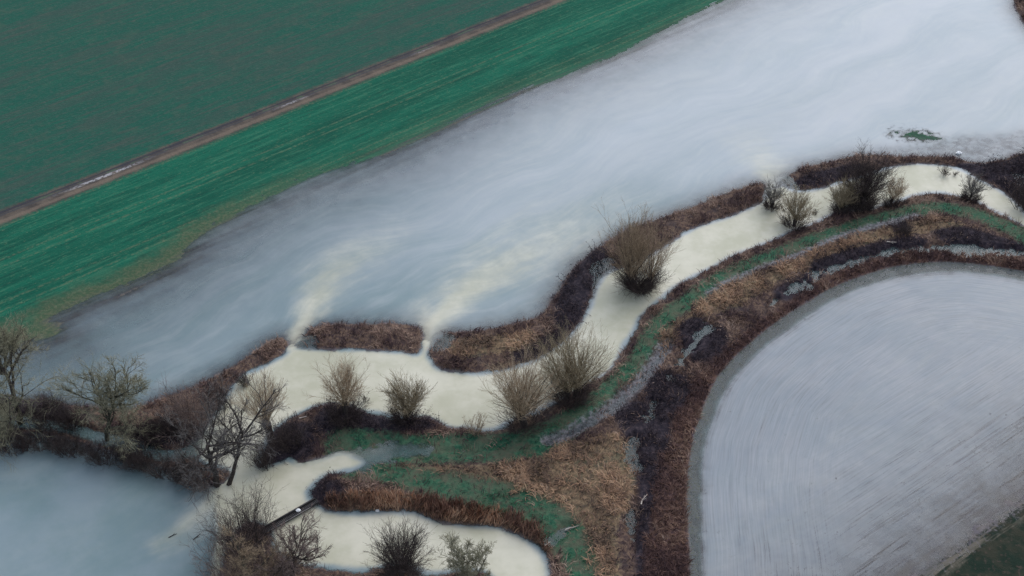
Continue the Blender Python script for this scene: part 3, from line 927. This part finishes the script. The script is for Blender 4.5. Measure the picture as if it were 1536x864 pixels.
def branch(par, n, t0, t1, lf, ang, up, wig, K, rg, plen, jitter=.35):
    """n side shoots on each parent strand"""
    N, KP, _ = par.shape
    t = rg.uniform(t0, t1, (N, n)) * (KP - 1)
    i = np.clip(np.floor(t).astype(int), 0, KP - 2)
    fr = (t - i)[..., None]
    rows = np.arange(N)[:, None]
    p = par[rows, i] * (1 - fr) + par[rows, i + 1] * fr
    tan = par[rows, i + 1] - par[rows, i]
    tan /= np.linalg.norm(tan, axis=2, keepdims=True) + 1e-9
    q = rg.normal(0, 1, tan.shape)
    q -= (q * tan).sum(2, keepdims=True) * tan
    q /= np.linalg.norm(q, axis=2, keepdims=True) + 1e-9
    a = ang * (1 + rg.normal(0, .3, (N, n, 1)))
    d = tan * np.cos(a) + q * np.sin(a)
    d[..., 2] += up
    L = (plen[:, None] * lf * (1 - .45 * (t / (KP - 1))) * (1 + rg.normal(0, jitter, (N, n)))).clip(.05)
    return walk(p.reshape(-1, 3), d.reshape(-1, 3), L.ravel(), K, wig, up * .15, rg), L.ravel()


def strands_mesh(name, sets, S):
    vs, fs, ts, off = [], [], [], 0
    for pts, rad, tint in sets:
        v, f = tubes(pts, rad, S)
        vs.append(v)
        fs.append(f + off)
        off += len(v)
        ts.append(np.repeat(tint, pts.shape[1] * S))
    me = mesh(name, np.concatenate(vs), np.concatenate(fs), 4, True)
    fattr(me, 'tint', np.concatenate(ts))
    return me


def taper(n, K, r0, r1, rg):
    return np.linspace(r0, r1, K)[None, :] * (.75 + .5 * rg.random(n))[:, None]


PXM = 1.5      # photo pixels per picture pixel


def finish_tree(name, x, y, z, trunk_sets, crown_sets, bark, twig, label, cat, group):
    root = link(name, None, None, label=label, cat=cat, group=group, loc=(x, y, z))
    link("trunk", strands_mesh("trunk", trunk_sets, 6), bark, root)
    link("crown", strands_mesh("crown", crown_sets, 3), twig, root)
    return root


def willow(base, top, wpx, label, twig='tan', seed=1, shoots=70, trunk=.22, skirt=.25, lean=0., name="pollard_willow", cat="tree", group="pollard willows along the river", dens=1.0, stems=1, spread=.2):
    rg = np.random.default_rng(seed)
    x, y = at1(*base, .1)
    h = height_from((x, y), base[0], top)
    sc = scale_at(x, y, h * .5)
    w = wpx / sc
    th = h * trunk
    tr = .045 * h * (1 if stems == 1 else .6)
    heads, tsets = [], []
    for k_ in range(stems):
        off = rg.normal(0, spread * w * .3, 2) if stems > 1 else np.zeros(2)
        b = np.array([[off[0] * .5, off[1] * .5, -.35]])
        d = np.array([[lean + off[0] * .3, off[1] * .3, 1.0]])
        p = walk(b, d, np.array([th + .35]), 6, .09, 0, rg)
        rad = np.array([[1.35, 1.0, .92, .95, 1.15, .75]]) * tr
        tsets.append((p, rad, np.array([.5])))
        heads.append(p[0, -1])
    heads = np.array(heads)
    # rods springing from the pollard head in a fan
    n = int(shoots)
    hi = rg.integers(0, stems, n)
    az = rg.uniform(0, 2 * math.pi, n)
    half = math.atan2(w * .5, (h - th) * .55)
    inc = half * np.sqrt(rg.random(n)) * 1.12
    d = np.stack([np.sin(inc) * np.cos(az) + lean * .6, np.sin(inc) * np.sin(az), np.cos(inc)], -1)
    L = (h - th) * (.66 + .4 * rg.random(n)) * (1.0 - .22 * (inc / (half + 1e-6)) ** 2)
    b = heads[hi] + d * tr * .6
    b[:, 2] -= rg.random(n) * th * .5
    rods = walk(b, d, L, 7, .085, .02, rg)
    rr = taper(n, 7, .0036 * h, .0012 * h, rg)
    thick = rg.random(n) < .13
    tsets.append((rods[thick], rr[thick] * 1.5, rg.random(thick.sum())))
    t1, l1 = branch(rods, int(10 * dens), .25, .98, .40, .5, .15, .09, 5, rg, L)
    t2, l2 = branch(t1, 5, .2, .95, .5, .55, .10, .1, 4, rg, l1)
    csets = [(rods[~thick], rr[~thick], rg.random((~thick).sum())), (t1, taper(len(t1), 5, .010, .005, rg), rg.random(len(t1))),
             (t2, taper(len(t2), 4, .007, .0035, rg), rg.random(len(t2)))]
    if skirt > 0:       # low suckers round the foot, coloured dark to add contact shade
        m = int(230 * skirt * dens) + 20
        az = rg.uniform(0, 2 * math.pi, m)
        rr0 = w * .22 * np.sqrt(rg.random(m))
        b = np.stack([rr0 * np.cos(az), rr0 * np.sin(az), np.full(m, -.2)], -1)
        d = np.stack([np.cos(az) * .7, np.sin(az) * .7, .6 + rg.random(m)], -1)
        l3 = h * .34 * (.4 + .8 * rg.random(m))
        s3 = walk(b, d, l3, 5, .14, 0, rg)
        s4, l4 = branch(s3, 6, .2, .95, .45, .7, .1, .12, 4, rg, l3)
        root = finish_tree(name, x, y, .1, tsets, csets, BARK, TW[twig], label, cat, group)
        link("suckers", strands_mesh("suckers", [(s3, taper(m, 5, .016, .007, rg), rg.random(m)), (s4, taper(len(s4), 4, .011, .005, rg), rg.random(len(s4)))], 3), TW['dark'], root)
        return root
    return finish_tree(name, x, y, .1, tsets, csets, BARK, TW[twig], label, cat, group)


def oak(base, top, wpx, label, twig='oak', seed=1, lean=(0, 0), name="bare_tree", group="bare trees by the ditch", trunk=.32, limbs=7, dens=1.0, bark=None, fork=None, tr=.03, z=.2, flat=.0):
    rg = np.random.default_rng(seed)
    x, y = at1(*base, z)
    h = height_from((x, y), base[0], top) - z
    sc = scale_at(x, y, h * .5)
    w = wpx / sc
    r0 = tr * h
    d = np.array([[lean[0], lean[1], 1.0]])
    tk = walk(np.array([[0, 0, -.4]]), d, np.array([h * .78 + .4]), 10, .10, .03, rg)
    r0 *= .68
    tsets = [(tk, (np.linspace(1.3, .2, 10) ** 1.0)[None, :] * r0, np.array([.5]))]
    tl = np.array([h])
    lim, ll = branch(tk, limbs, trunk, .95, .78 * max(w / h, .5), 1.0, .22, .13, 8, rg, tl, .18)
    tsets.append((lim, taper(len(lim), 8, r0 * .5, r0 * .16, rg), rg.random(len(lim))))
    b1, l1 = branch(lim, 8, .22, .97, .58, .75, .12, .15, 6, rg, ll)
    b0, l0 = branch(tk, 8, .5, 1.0, .34 * max(w / h, .6), .7, .25, .14, 6, rg, tl)
    b1 = np.concatenate([b1, b0])
    l1 = np.concatenate([l1, l0])
    tsets.append((b1, taper(len(b1), 6, r0 * .17, r0 * .06, rg), rg.random(len(b1))))
    b2, l2 = branch(b1, int(9 * dens), .2, .98, .55, .75, .12, .16, 5, rg, l1)
    b3, l3 = branch(b2, 7, .2, .98, .5, .7, .06, .16, 4, rg, l2)
    csets = [(b2, taper(len(b2), 5, .016, .007, rg), rg.random(len(b2)) * .6), (b3, taper(len(b3), 4, .009, .004, rg), rg.random(len(b3)))]
    return finish_tree(name, x, y, z, tsets, csets, bark or BARK, TW[twig], label, "tree", group)


def bush(base, top, wpx, label, twig='dark', seed=1, stems=60, name="shrub", group=None, z=.05, depth=1.0, lean=0.):
    """many stems from the ground, no single trunk"""
    rg = np.random.default_rng(seed)
    x, y = at1(*base, z)
    h = max(height_from((x, y), base[0], top) - z, .25)
    sc = scale_at(x, y, h * .5)
    w = wpx / sc
    az = rg.uniform(0, 2 * math.pi, stems)
    r_ = w * .30 * np.sqrt(rg.random(stems))
    b = np.stack([r_ * np.cos(az), r_ * np.sin(az) * depth, np.full(stems, -.25)], -1)
    sp = .5 * rg.random(stems) * w / h
    d = np.stack([np.cos(az) * sp + lean, np.sin(az) * sp * depth, np.ones(stems)], -1)
    cl = rg.integers(0, 7, stems)
    L = h * (.55 + .3 * rg.random(stems) + .3 * rg.random(7)[cl]) * (1 - .3 * (r_ / (w * .31)) ** 2) + .2
    d[:, :2] += rg.normal(0, .22, (7, 2))[cl]
    s = walk(b, d, L, 6, .10, .02, rg)
    s1, l1 = branch(s, 9, .25, .97, .36, .65, .12, .13, 4, rg, L)
    s2, l2 = branch(s1, 3, .2, .95, .55, .65, .08, .13, 4, rg, l1)
    k_ = max(2, stems // 8)
    tsets = [(s[:k_], taper(k_, 6, .03, .01, rg), rg.random(k_))]
    csets = [(s[k_:], taper(stems - k_, 6, .018, .007, rg), rg.random(stems - k_) * .6), (s1, taper(len(s1), 4, .010, .005, rg), rg.random(len(s1))),
             (s2, taper(len(s2), 4, .007, .004, rg), rg.random(len(s2)))]
    root = link(name, None, None, label=label, cat="shrub", group=group, loc=(x, y, z))
    link("stems", strands_mesh("stems", tsets, 5), BARK, root)
    link("crown", strands_mesh("crown", csets, 3), TW[twig], root)
    return root


# willows, from the left bank round to the right edge
willow((409, 664), 570, 78, "tan pollard willow with a bare leaning trunk at the left end of the south bank", 'tan', 11, 60, .34, 0.0, -.10)
willow((518, 630), 545, 58, "upright pale willow above the dark scrub, second along the south bank from the left", 'tan', 12, 70, .3, .8)
willow((607, 628), 563, 62, "squat dense willow with a twig hanging right, by the small bay opposite the breach", 'olive', 13, 95, .25, .9)
willow((787, 640), 545, 84, "broad pale willow fanned wide over the bend, left of a darker one", 'tan', 14, 110, .2, .6, -.03)
willow((855, 598), 493, 92, "tall willow with a dark middle on the bend, right of a broad pale one", 'olive', 15, 110, .2, 1.3, .05, stems=2)
willow((1191, 338), 289, 60, "neat fan shaped willow standing in water below the far bank", 'olive', 16, 85, .18, .7, .05)
willow((1157, 310), 268, 36, "thin faint willow standing in the gap of the far bank", 'grey', 17, 45, .2, .5, .1)
willow((1290, 308), 232, 70, "largest dark willow on the upper reach, rising above both banks", 'dark', 18, 120, .2, 1.6, .02, stems=3, dens=1.3)
willow((1262, 318), 272, 40, "low olive willow leaning against the large dark one", 'olive', 19, 70, .15, .8, -.05)
willow((1336, 306), 266, 38, "small right leaning willow in the water near the path's grassy bend", 'tan', 20, 45, .2, .7, .16)
willow((1455, 298), 263, 42, "small round willow at the water's edge near the right end of the river", 'grey', 21, 60, .2, .8)
willow((960, 430), 326, 74, "biggest willow, many stemmed, rooted in the narrow of the river", 'rust', 22, 90, .2, 1.7, .02, stems=4, dens=1.15, spread=.36)
willow((604, 868), 800, 72, "round purplish willow at the bottom with a mossy middle", 'dark', 23, 120, .15, 1.2, .0, name="willow", group="trees on the bottom bank")
oak((690, 872), 796, 46, "slender pale olive tree at the bottom, taller of a close pair", 'oak', 24, (0, 0), group="trees on the bottom bank", name="slender_tree", trunk=.2, limbs=14, tr=.014, bark=BARK_G)
oak((716, 880), 816, 46, "slender pale olive tree at the bottom, shorter of a close pair", 'oak', 25, (.05, 0), group="trees on the bottom bank", name="slender_tree", trunk=.2, limbs=12, tr=.014, bark=BARK_G)
oak((445, 872), 792, 100, "bare tree with a crooked dark trunk near the left end of the footbridge", 'brown', 26, (.0, 0), group="trees on the bottom bank", trunk=.3, limbs=11, tr=.035, dens=1.5)
bush((374, 826), 750, 78, "dark purple thicket at the left end of the footbridge", 'dark', 27, 120, "thicket", "trees on the bottom bank")
bush((340, 850), 776, 56, "airy mauve thicket leaning out over the flood left of the dark purple one", 'brown', 28, 34, "thicket", "trees on the bottom bank")
bush((408, 868), 812, 52, "low brown thicket between the ochre tree and the crooked tree", 'brown', 30, 40, "thicket", "trees on the bottom bank")
bush((345, 890), 826, 70, "brown thicket at the very bottom edge beside the flood", 'brown', 60, 50, "thicket", "trees on the bottom bank")
oak((392, 894), 806, 84, "ochre branched bare tree in front of the purple thicket", 'rust', 29, (.0, 0), group="trees on the bottom bank", trunk=.15, limbs=13, tr=.025, bark=BARK_G, dens=1.3)
# by the ditch
oak((30, 632), 512, 120, "dark limbed bare tree at the left edge above the ditch", 'oak', 31, (.12, 0), limbs=15, tr=.034, trunk=.15, dens=1.6)
oak((160, 658), 560, 112, "lichen pale bare tree leaning over the ditch", 'oak', 32, (.0, .0), limbs=16, tr=.03, trunk=.12, bark=BARK_G, dens=1.7)
oak((325, 726), 604, 150, "bare upright tree where the ditch meets the river", 'grey', 37, (-.05, 0), limbs=11, tr=.034, trunk=.22, dens=1.0)
oak((342, 724), 612, 124, "bare right leaning tree beside the upright one where the ditch meets the river", 'grey', 38, (.26, 0), limbs=9, tr=.03, trunk=.3, dens=.9)
bush((290, 648), 588, 58, "ochre brown thicket on the hedge bank near the river's left end", 'brown', 35, 90, "thicket")
bush((330, 612), 582, 42, "dark bush overhanging the water on the hedge bank", 'dark', 36, 60)
bush((370, 577), 558, 16, "small dark bush in the water off the hedge bank tip", 'dark', 37, 40)
bush((72, 632), 598, 66, "black hedge bush between two bare trees on the ditch bank", 'dark', 38, 110)
bush((8, 655), 610, 50, "grey green bush at the left edge beside the ditch", 'oak', 39, 70)
bush((215, 668), 632, 60, "dark brown bush on the ditch bank right of the pale tree", 'dark', 40, 80)
bush((60, 668), 645, 100, "low dark hedge bush on the flood side of the ditch at the left", 'dark', 41, 120, depth=.4)
bush((160, 690), 664, 90, "low dark hedge bush on the flood side of the ditch below the pale tree", 'dark', 42, 110, depth=.4)
bush((255, 712), 684, 70, "low twiggy hedge bush on the flood side of the ditch near its mouth", 'dark', 43, 80, depth=.5)
bush((300, 728), 700, 44, "greenish low bush at the mouth of the ditch", 'brown', 44, 50)
bush((400, 700), 655, 30, "black overhanging bush below the leaning willow", 'dark', 45, 60)
bush((437, 672), 632, 46, "dark purple bush right of the leaning willow's trunk", 'dark', 46, 70)
for k_, (bx, by, tp, wd, lb) in enumerate([
        (110, 640, 606, 50, "black hedge bush on the field side of the ditch, just left of the pale tree"),
        (252, 655, 622, 56, "dark hedge bush on the field side of the ditch below the ochre thicket"),
        (20, 676, 648, 70, "dark low hedge bush at the left edge on the flood side of the ditch"),
        (108, 680, 654, 60, "dark low hedge bush on the flood side of the ditch between two wide ones"),
        (212, 700, 674, 54, "dark low hedge bush on the flood side of the ditch right of the pale tree"),
        (285, 722, 690, 50, "dark twiggy hedge bush on the flood side just before the ditch mouth")]):
    bush((bx, by), tp, wd, lb, 'dark', 80 + k_, 90, name="hedge_bush", group="hedge bushes along the ditch", depth=.55)
# along the river
bush((713, 648), 620, 26, "small pale shrub alone on the south shore of the bend", 'tan', 47, 24)
bush((1418, 262), 249, 14, "tiny dark bush awash near the far bank", 'dark', 48, 20)
bush((1433, 262), 256, 7, "tiny twig clump awash beside a tiny bush near the far bank", 'dark', 49, 10)
bush((1223, 320), 313, 7, "tiny twig clump in the water right of the fan shaped willow", 'dark', 50, 10)
bush((1174, 314), 309, 12, "tiny twig clump in the water between two willows", 'dark', 51, 12)
bush((1353, 356), 330, 22, "dark bush standing alone below the end of the grey path", 'dark', 52, 40)
bush((1357, 306), 297, 9, "tiny dark shrub at the shore right of the small leaning willow", 'dark', 53, 14)
bush((1535, 312), 268, 44, "dark bush over the water at the right edge", 'dark', 54, 90)
bush((548, 600), 588, 10, "tiny twig clump in the water between two south bank willows", 'dark', 55, 10)


# ------------------------------------------------------------------ footbridge
def box_v(c, sx, sy, sz, ang=0., tilt=0.):
    v = np.array([[a, b, d] for a in (-.5, .5) for b in (-.5, .5) for d in (-.5, .5)]) * (sx, sy, sz)
    ca, sa = math.cos(ang), math.sin(ang)
    v = np.stack([v[:, 0] * ca - v[:, 1] * sa, v[:, 0] * sa + v[:, 1] * ca, v[:, 2]], -1)
    return v + np.asarray(c)


BF = np.array([[0, 1, 3, 2], [4, 6, 7, 5], [0, 4, 5, 1], [2, 3, 7, 6], [0, 2, 6, 4], [1, 5, 7, 3]])


def boxes(name, L):
    v = np.concatenate(L)
    f = np.concatenate([BF + 8 * i_ for i_ in range(len(L))])
    return mesh(name, v, f, 4)


WOOD = plain("wet dark timber", (.012, .012, .015), (.04, .036, .034), 12, .6, .3, .01)
WOODL = plain("weathered grey timber", (.16, .155, .15), (.26, .25, .235), 14, .8, .2, .01)
pa = np.array(at1(394, 797, .45))
pb = np.array(at1(476, 750, .45))
blen = float(np.linalg.norm(pb - pa))
bang = math.atan2(pb[1] - pa[1], pb[0] - pa[0])
br = link("footbridge", None, None, label="narrow dark plank footbridge across the lower stream", cat="footbridge", loc=((pa[0] + pb[0]) / 2, (pa[1] + pb[1]) / 2, 0))
br.rotation_euler = (0, 0, bang)
npl = int(blen / .16)
link("deck", boxes("deck", [box_v((-blen / 2 + (i_ + .5) * blen / npl, .02 * rng.normal(), .42 + .006 * rng.normal()), .145, .62, .045) for i_ in range(npl)]), WOOD, br)
for s_ in (-1, 1):
    link("beam", boxes("beam", [box_v((0, s_ * .24, .30), blen, .1, .19)]), WOOD, br)
link("kerb_rail", boxes("kerb_rail", [box_v((0, .27, .52), blen - .2, .12, .13)]), WOOD, br)
link("edge_board", boxes("edge_board", [box_v((-.4, -.335, .43), blen * .8, .035, .06)]), WOODL, br)


def crumpled(name, r, loc, mat, label, cat, seed):
    """a scrunched up bag: a sphere pushed in and out, flattened underneath"""
    import bmesh
    rg = np.random.default_rng(seed)
    bm = bmesh.new()
    bmesh.ops.create_icosphere(bm, subdivisions=3, radius=r)
    for v in bm.verts:
        n_ = v.co.normalized()
        k_ = 1 + .28 * math.sin(7 * n_.x + seed) * math.sin(6 * n_.y + 2) + .18 * math.sin(13 * n_.z + 9 * n_.x) + rg.normal(0, .05)
        v.co = n_ * r * k_
        v.co.z = max(v.co.z * .75, -r * .45)
        v.co.x *= 1.25
    me = bpy.data.meshes.new(name)
    bm.to_mesh(me)
    bm.free()
    return link(name, me, mat, label=label, cat=cat, loc=loc)


WHITE = plain("white plastic", (.72, .72, .70), (.82, .82, .80), 5, .5, .4, .005)
q = at1(447, 764, .6)
tmid = ((q[0] - pa[0]) * math.cos(bang) + (q[1] - pa[1]) * math.sin(bang))
qq = pa + np.array([math.cos(bang), math.sin(bang)]) * tmid
crumpled("white_bag", .16, (qq[0], qq[1], .52), WHITE, "small white bag lying on the deck of the footbridge", "litter", 3)
q = at1(566, 766, .05)
crumpled("white_bag", .14, (q[0], q[1], .05), WHITE, "small white bag at the waterline below the golden reeds", "litter", 5)
q = at1(1438, 230, .05)
crumpled("white_bag", .26, (q[0], q[1], .10), WHITE, "small white bag on the drowned stubble beyond the far bank", "litter", 8)


def driftwood(px, ang, ln, label, seed, r=.07, mat=None):
    rg = np.random.default_rng(seed)
    x, y = at1(*px, .1)
    i_ = int(np.argmin((FX - x) ** 2 + (FY - y) ** 2))
    z = max(float(Z[i_]), 0) + r * .7
    p = walk(np.array([[-ln / 2, 0, 0]]), np.array([[1., 0, .02]]), np.array([ln]), 7, .09, 0, rg)
    b1, l1 = branch(p, 4, .3, .9, .35, .6, .1, .12, 4, rg, np.array([ln]))
    afloat = mat is not None
    me = strands_mesh("driftwood", [(p, np.linspace(r, r * .5, 7)[None, :], np.array([.5])), (b1, taper(4, 4, r * .5, r * .2, rg), rg.random(4))], 6)
    o = link("driftwood", me, mat or PALE, label=label, cat="driftwood", loc=(x, y, z if afloat else z + .12))
    o.rotation_euler = (0, 0, ang)


PALE = plain("bleached wood", (.34, .28, .23), (.55, .48, .42), 11, .8, .2, .01)
driftwood((857, 791), .55, 1.4, "bleached branch lying across the wet grass of the lower path", 61)
driftwood((961, 753), 1.5, 1.6, "bleached log on the dark grass beside the narrow pool", 62)
driftwood((822, 817), .4, .7, "short bleached stick at the stream edge where the pool drains", 63, .05)
driftwood((455, 628), .3, .8, "short bleached stick in the dark scrub left of the upright pale willow", 64, .06)
driftwood((1252, 318), -.6, 1.6, "bleached branch in the shallows left of the low olive willow", 65, .06)
driftwood((1336, 368), .1, 1.2, "bleached log in the dark scrub above the round field", 66, .07)

driftwood((259, 803), .5, .8, "dark stick afloat at the tip of the cream silt plume", 67, .05, WOOD)
driftwood((296, 805), .7, .9, "dark stick afloat on the blue side of the cream silt plume", 68, .05, WOOD)

# ------------------------------------------------------------------ light
SUN_EL, SUN_AZ = 47.0, 42.0          # azimuth from +Y towards +X
w = bpy.data.worlds.new("World")
scene.world = w
w.use_nodes = True
nt = w.node_tree
bg = nt.nodes['Background']
sky = nt.nodes.new('ShaderNodeTexSky')
sky.sky_type = 'NISHITA'
sky.sun_disc = False
sky.sun_elevation = R(SUN_EL)
sky.sun_rotation = R(SUN_AZ)
sky.air_density = 1.0
sky.dust_density = 1.0
sky.ozone_density = 1.0
hs = nt.nodes.new('ShaderNodeHueSaturation')
hs.inputs['Saturation'].default_value = .6
nt.links.new(sky.outputs[0], hs.inputs['Color'])
nt.links.new(hs.outputs[0], bg.inputs[0])
bg.inputs[1].default_value = .15
sd = bpy.data.lights.new("sun", 'SUN')
sd.energy = .8
sd.angle = R(70)
sd.color = (1, .985, .965)
so = bpy.data.objects.new("sun", sd)
dirv = Vector((math.sin(R(SUN_AZ)) * math.cos(R(SUN_EL)), math.cos(R(SUN_AZ)) * math.cos(R(SUN_EL)), math.sin(R(SUN_EL))))
so.rotation_euler = dirv.to_track_quat('Z', 'Y').to_euler()
so.location = (0, 0, 120)
col.objects.link(so)

vs = scene.view_settings
vs.view_transform = 'Standard'
vs.look = 'None'
vs.gamma = 1
vs.exposure = .8
vs.use_curve_mapping = False
scene.cycles.use_denoising = True
scene.cycles.denoiser = 'OPENIMAGEDENOISE'
scene.cycles.denoising_input_passes = 'RGB_ALBEDO_NORMAL'
scene.cycles.denoising_prefilter = 'NONE'
scene.cycles.use_adaptive_sampling = False
scene.cycles.transparent_max_bounces = 12
scene.cycles.max_bounces = 6
scene.cycles.caustics_reflective = False
scene.cycles.caustics_refractive = False
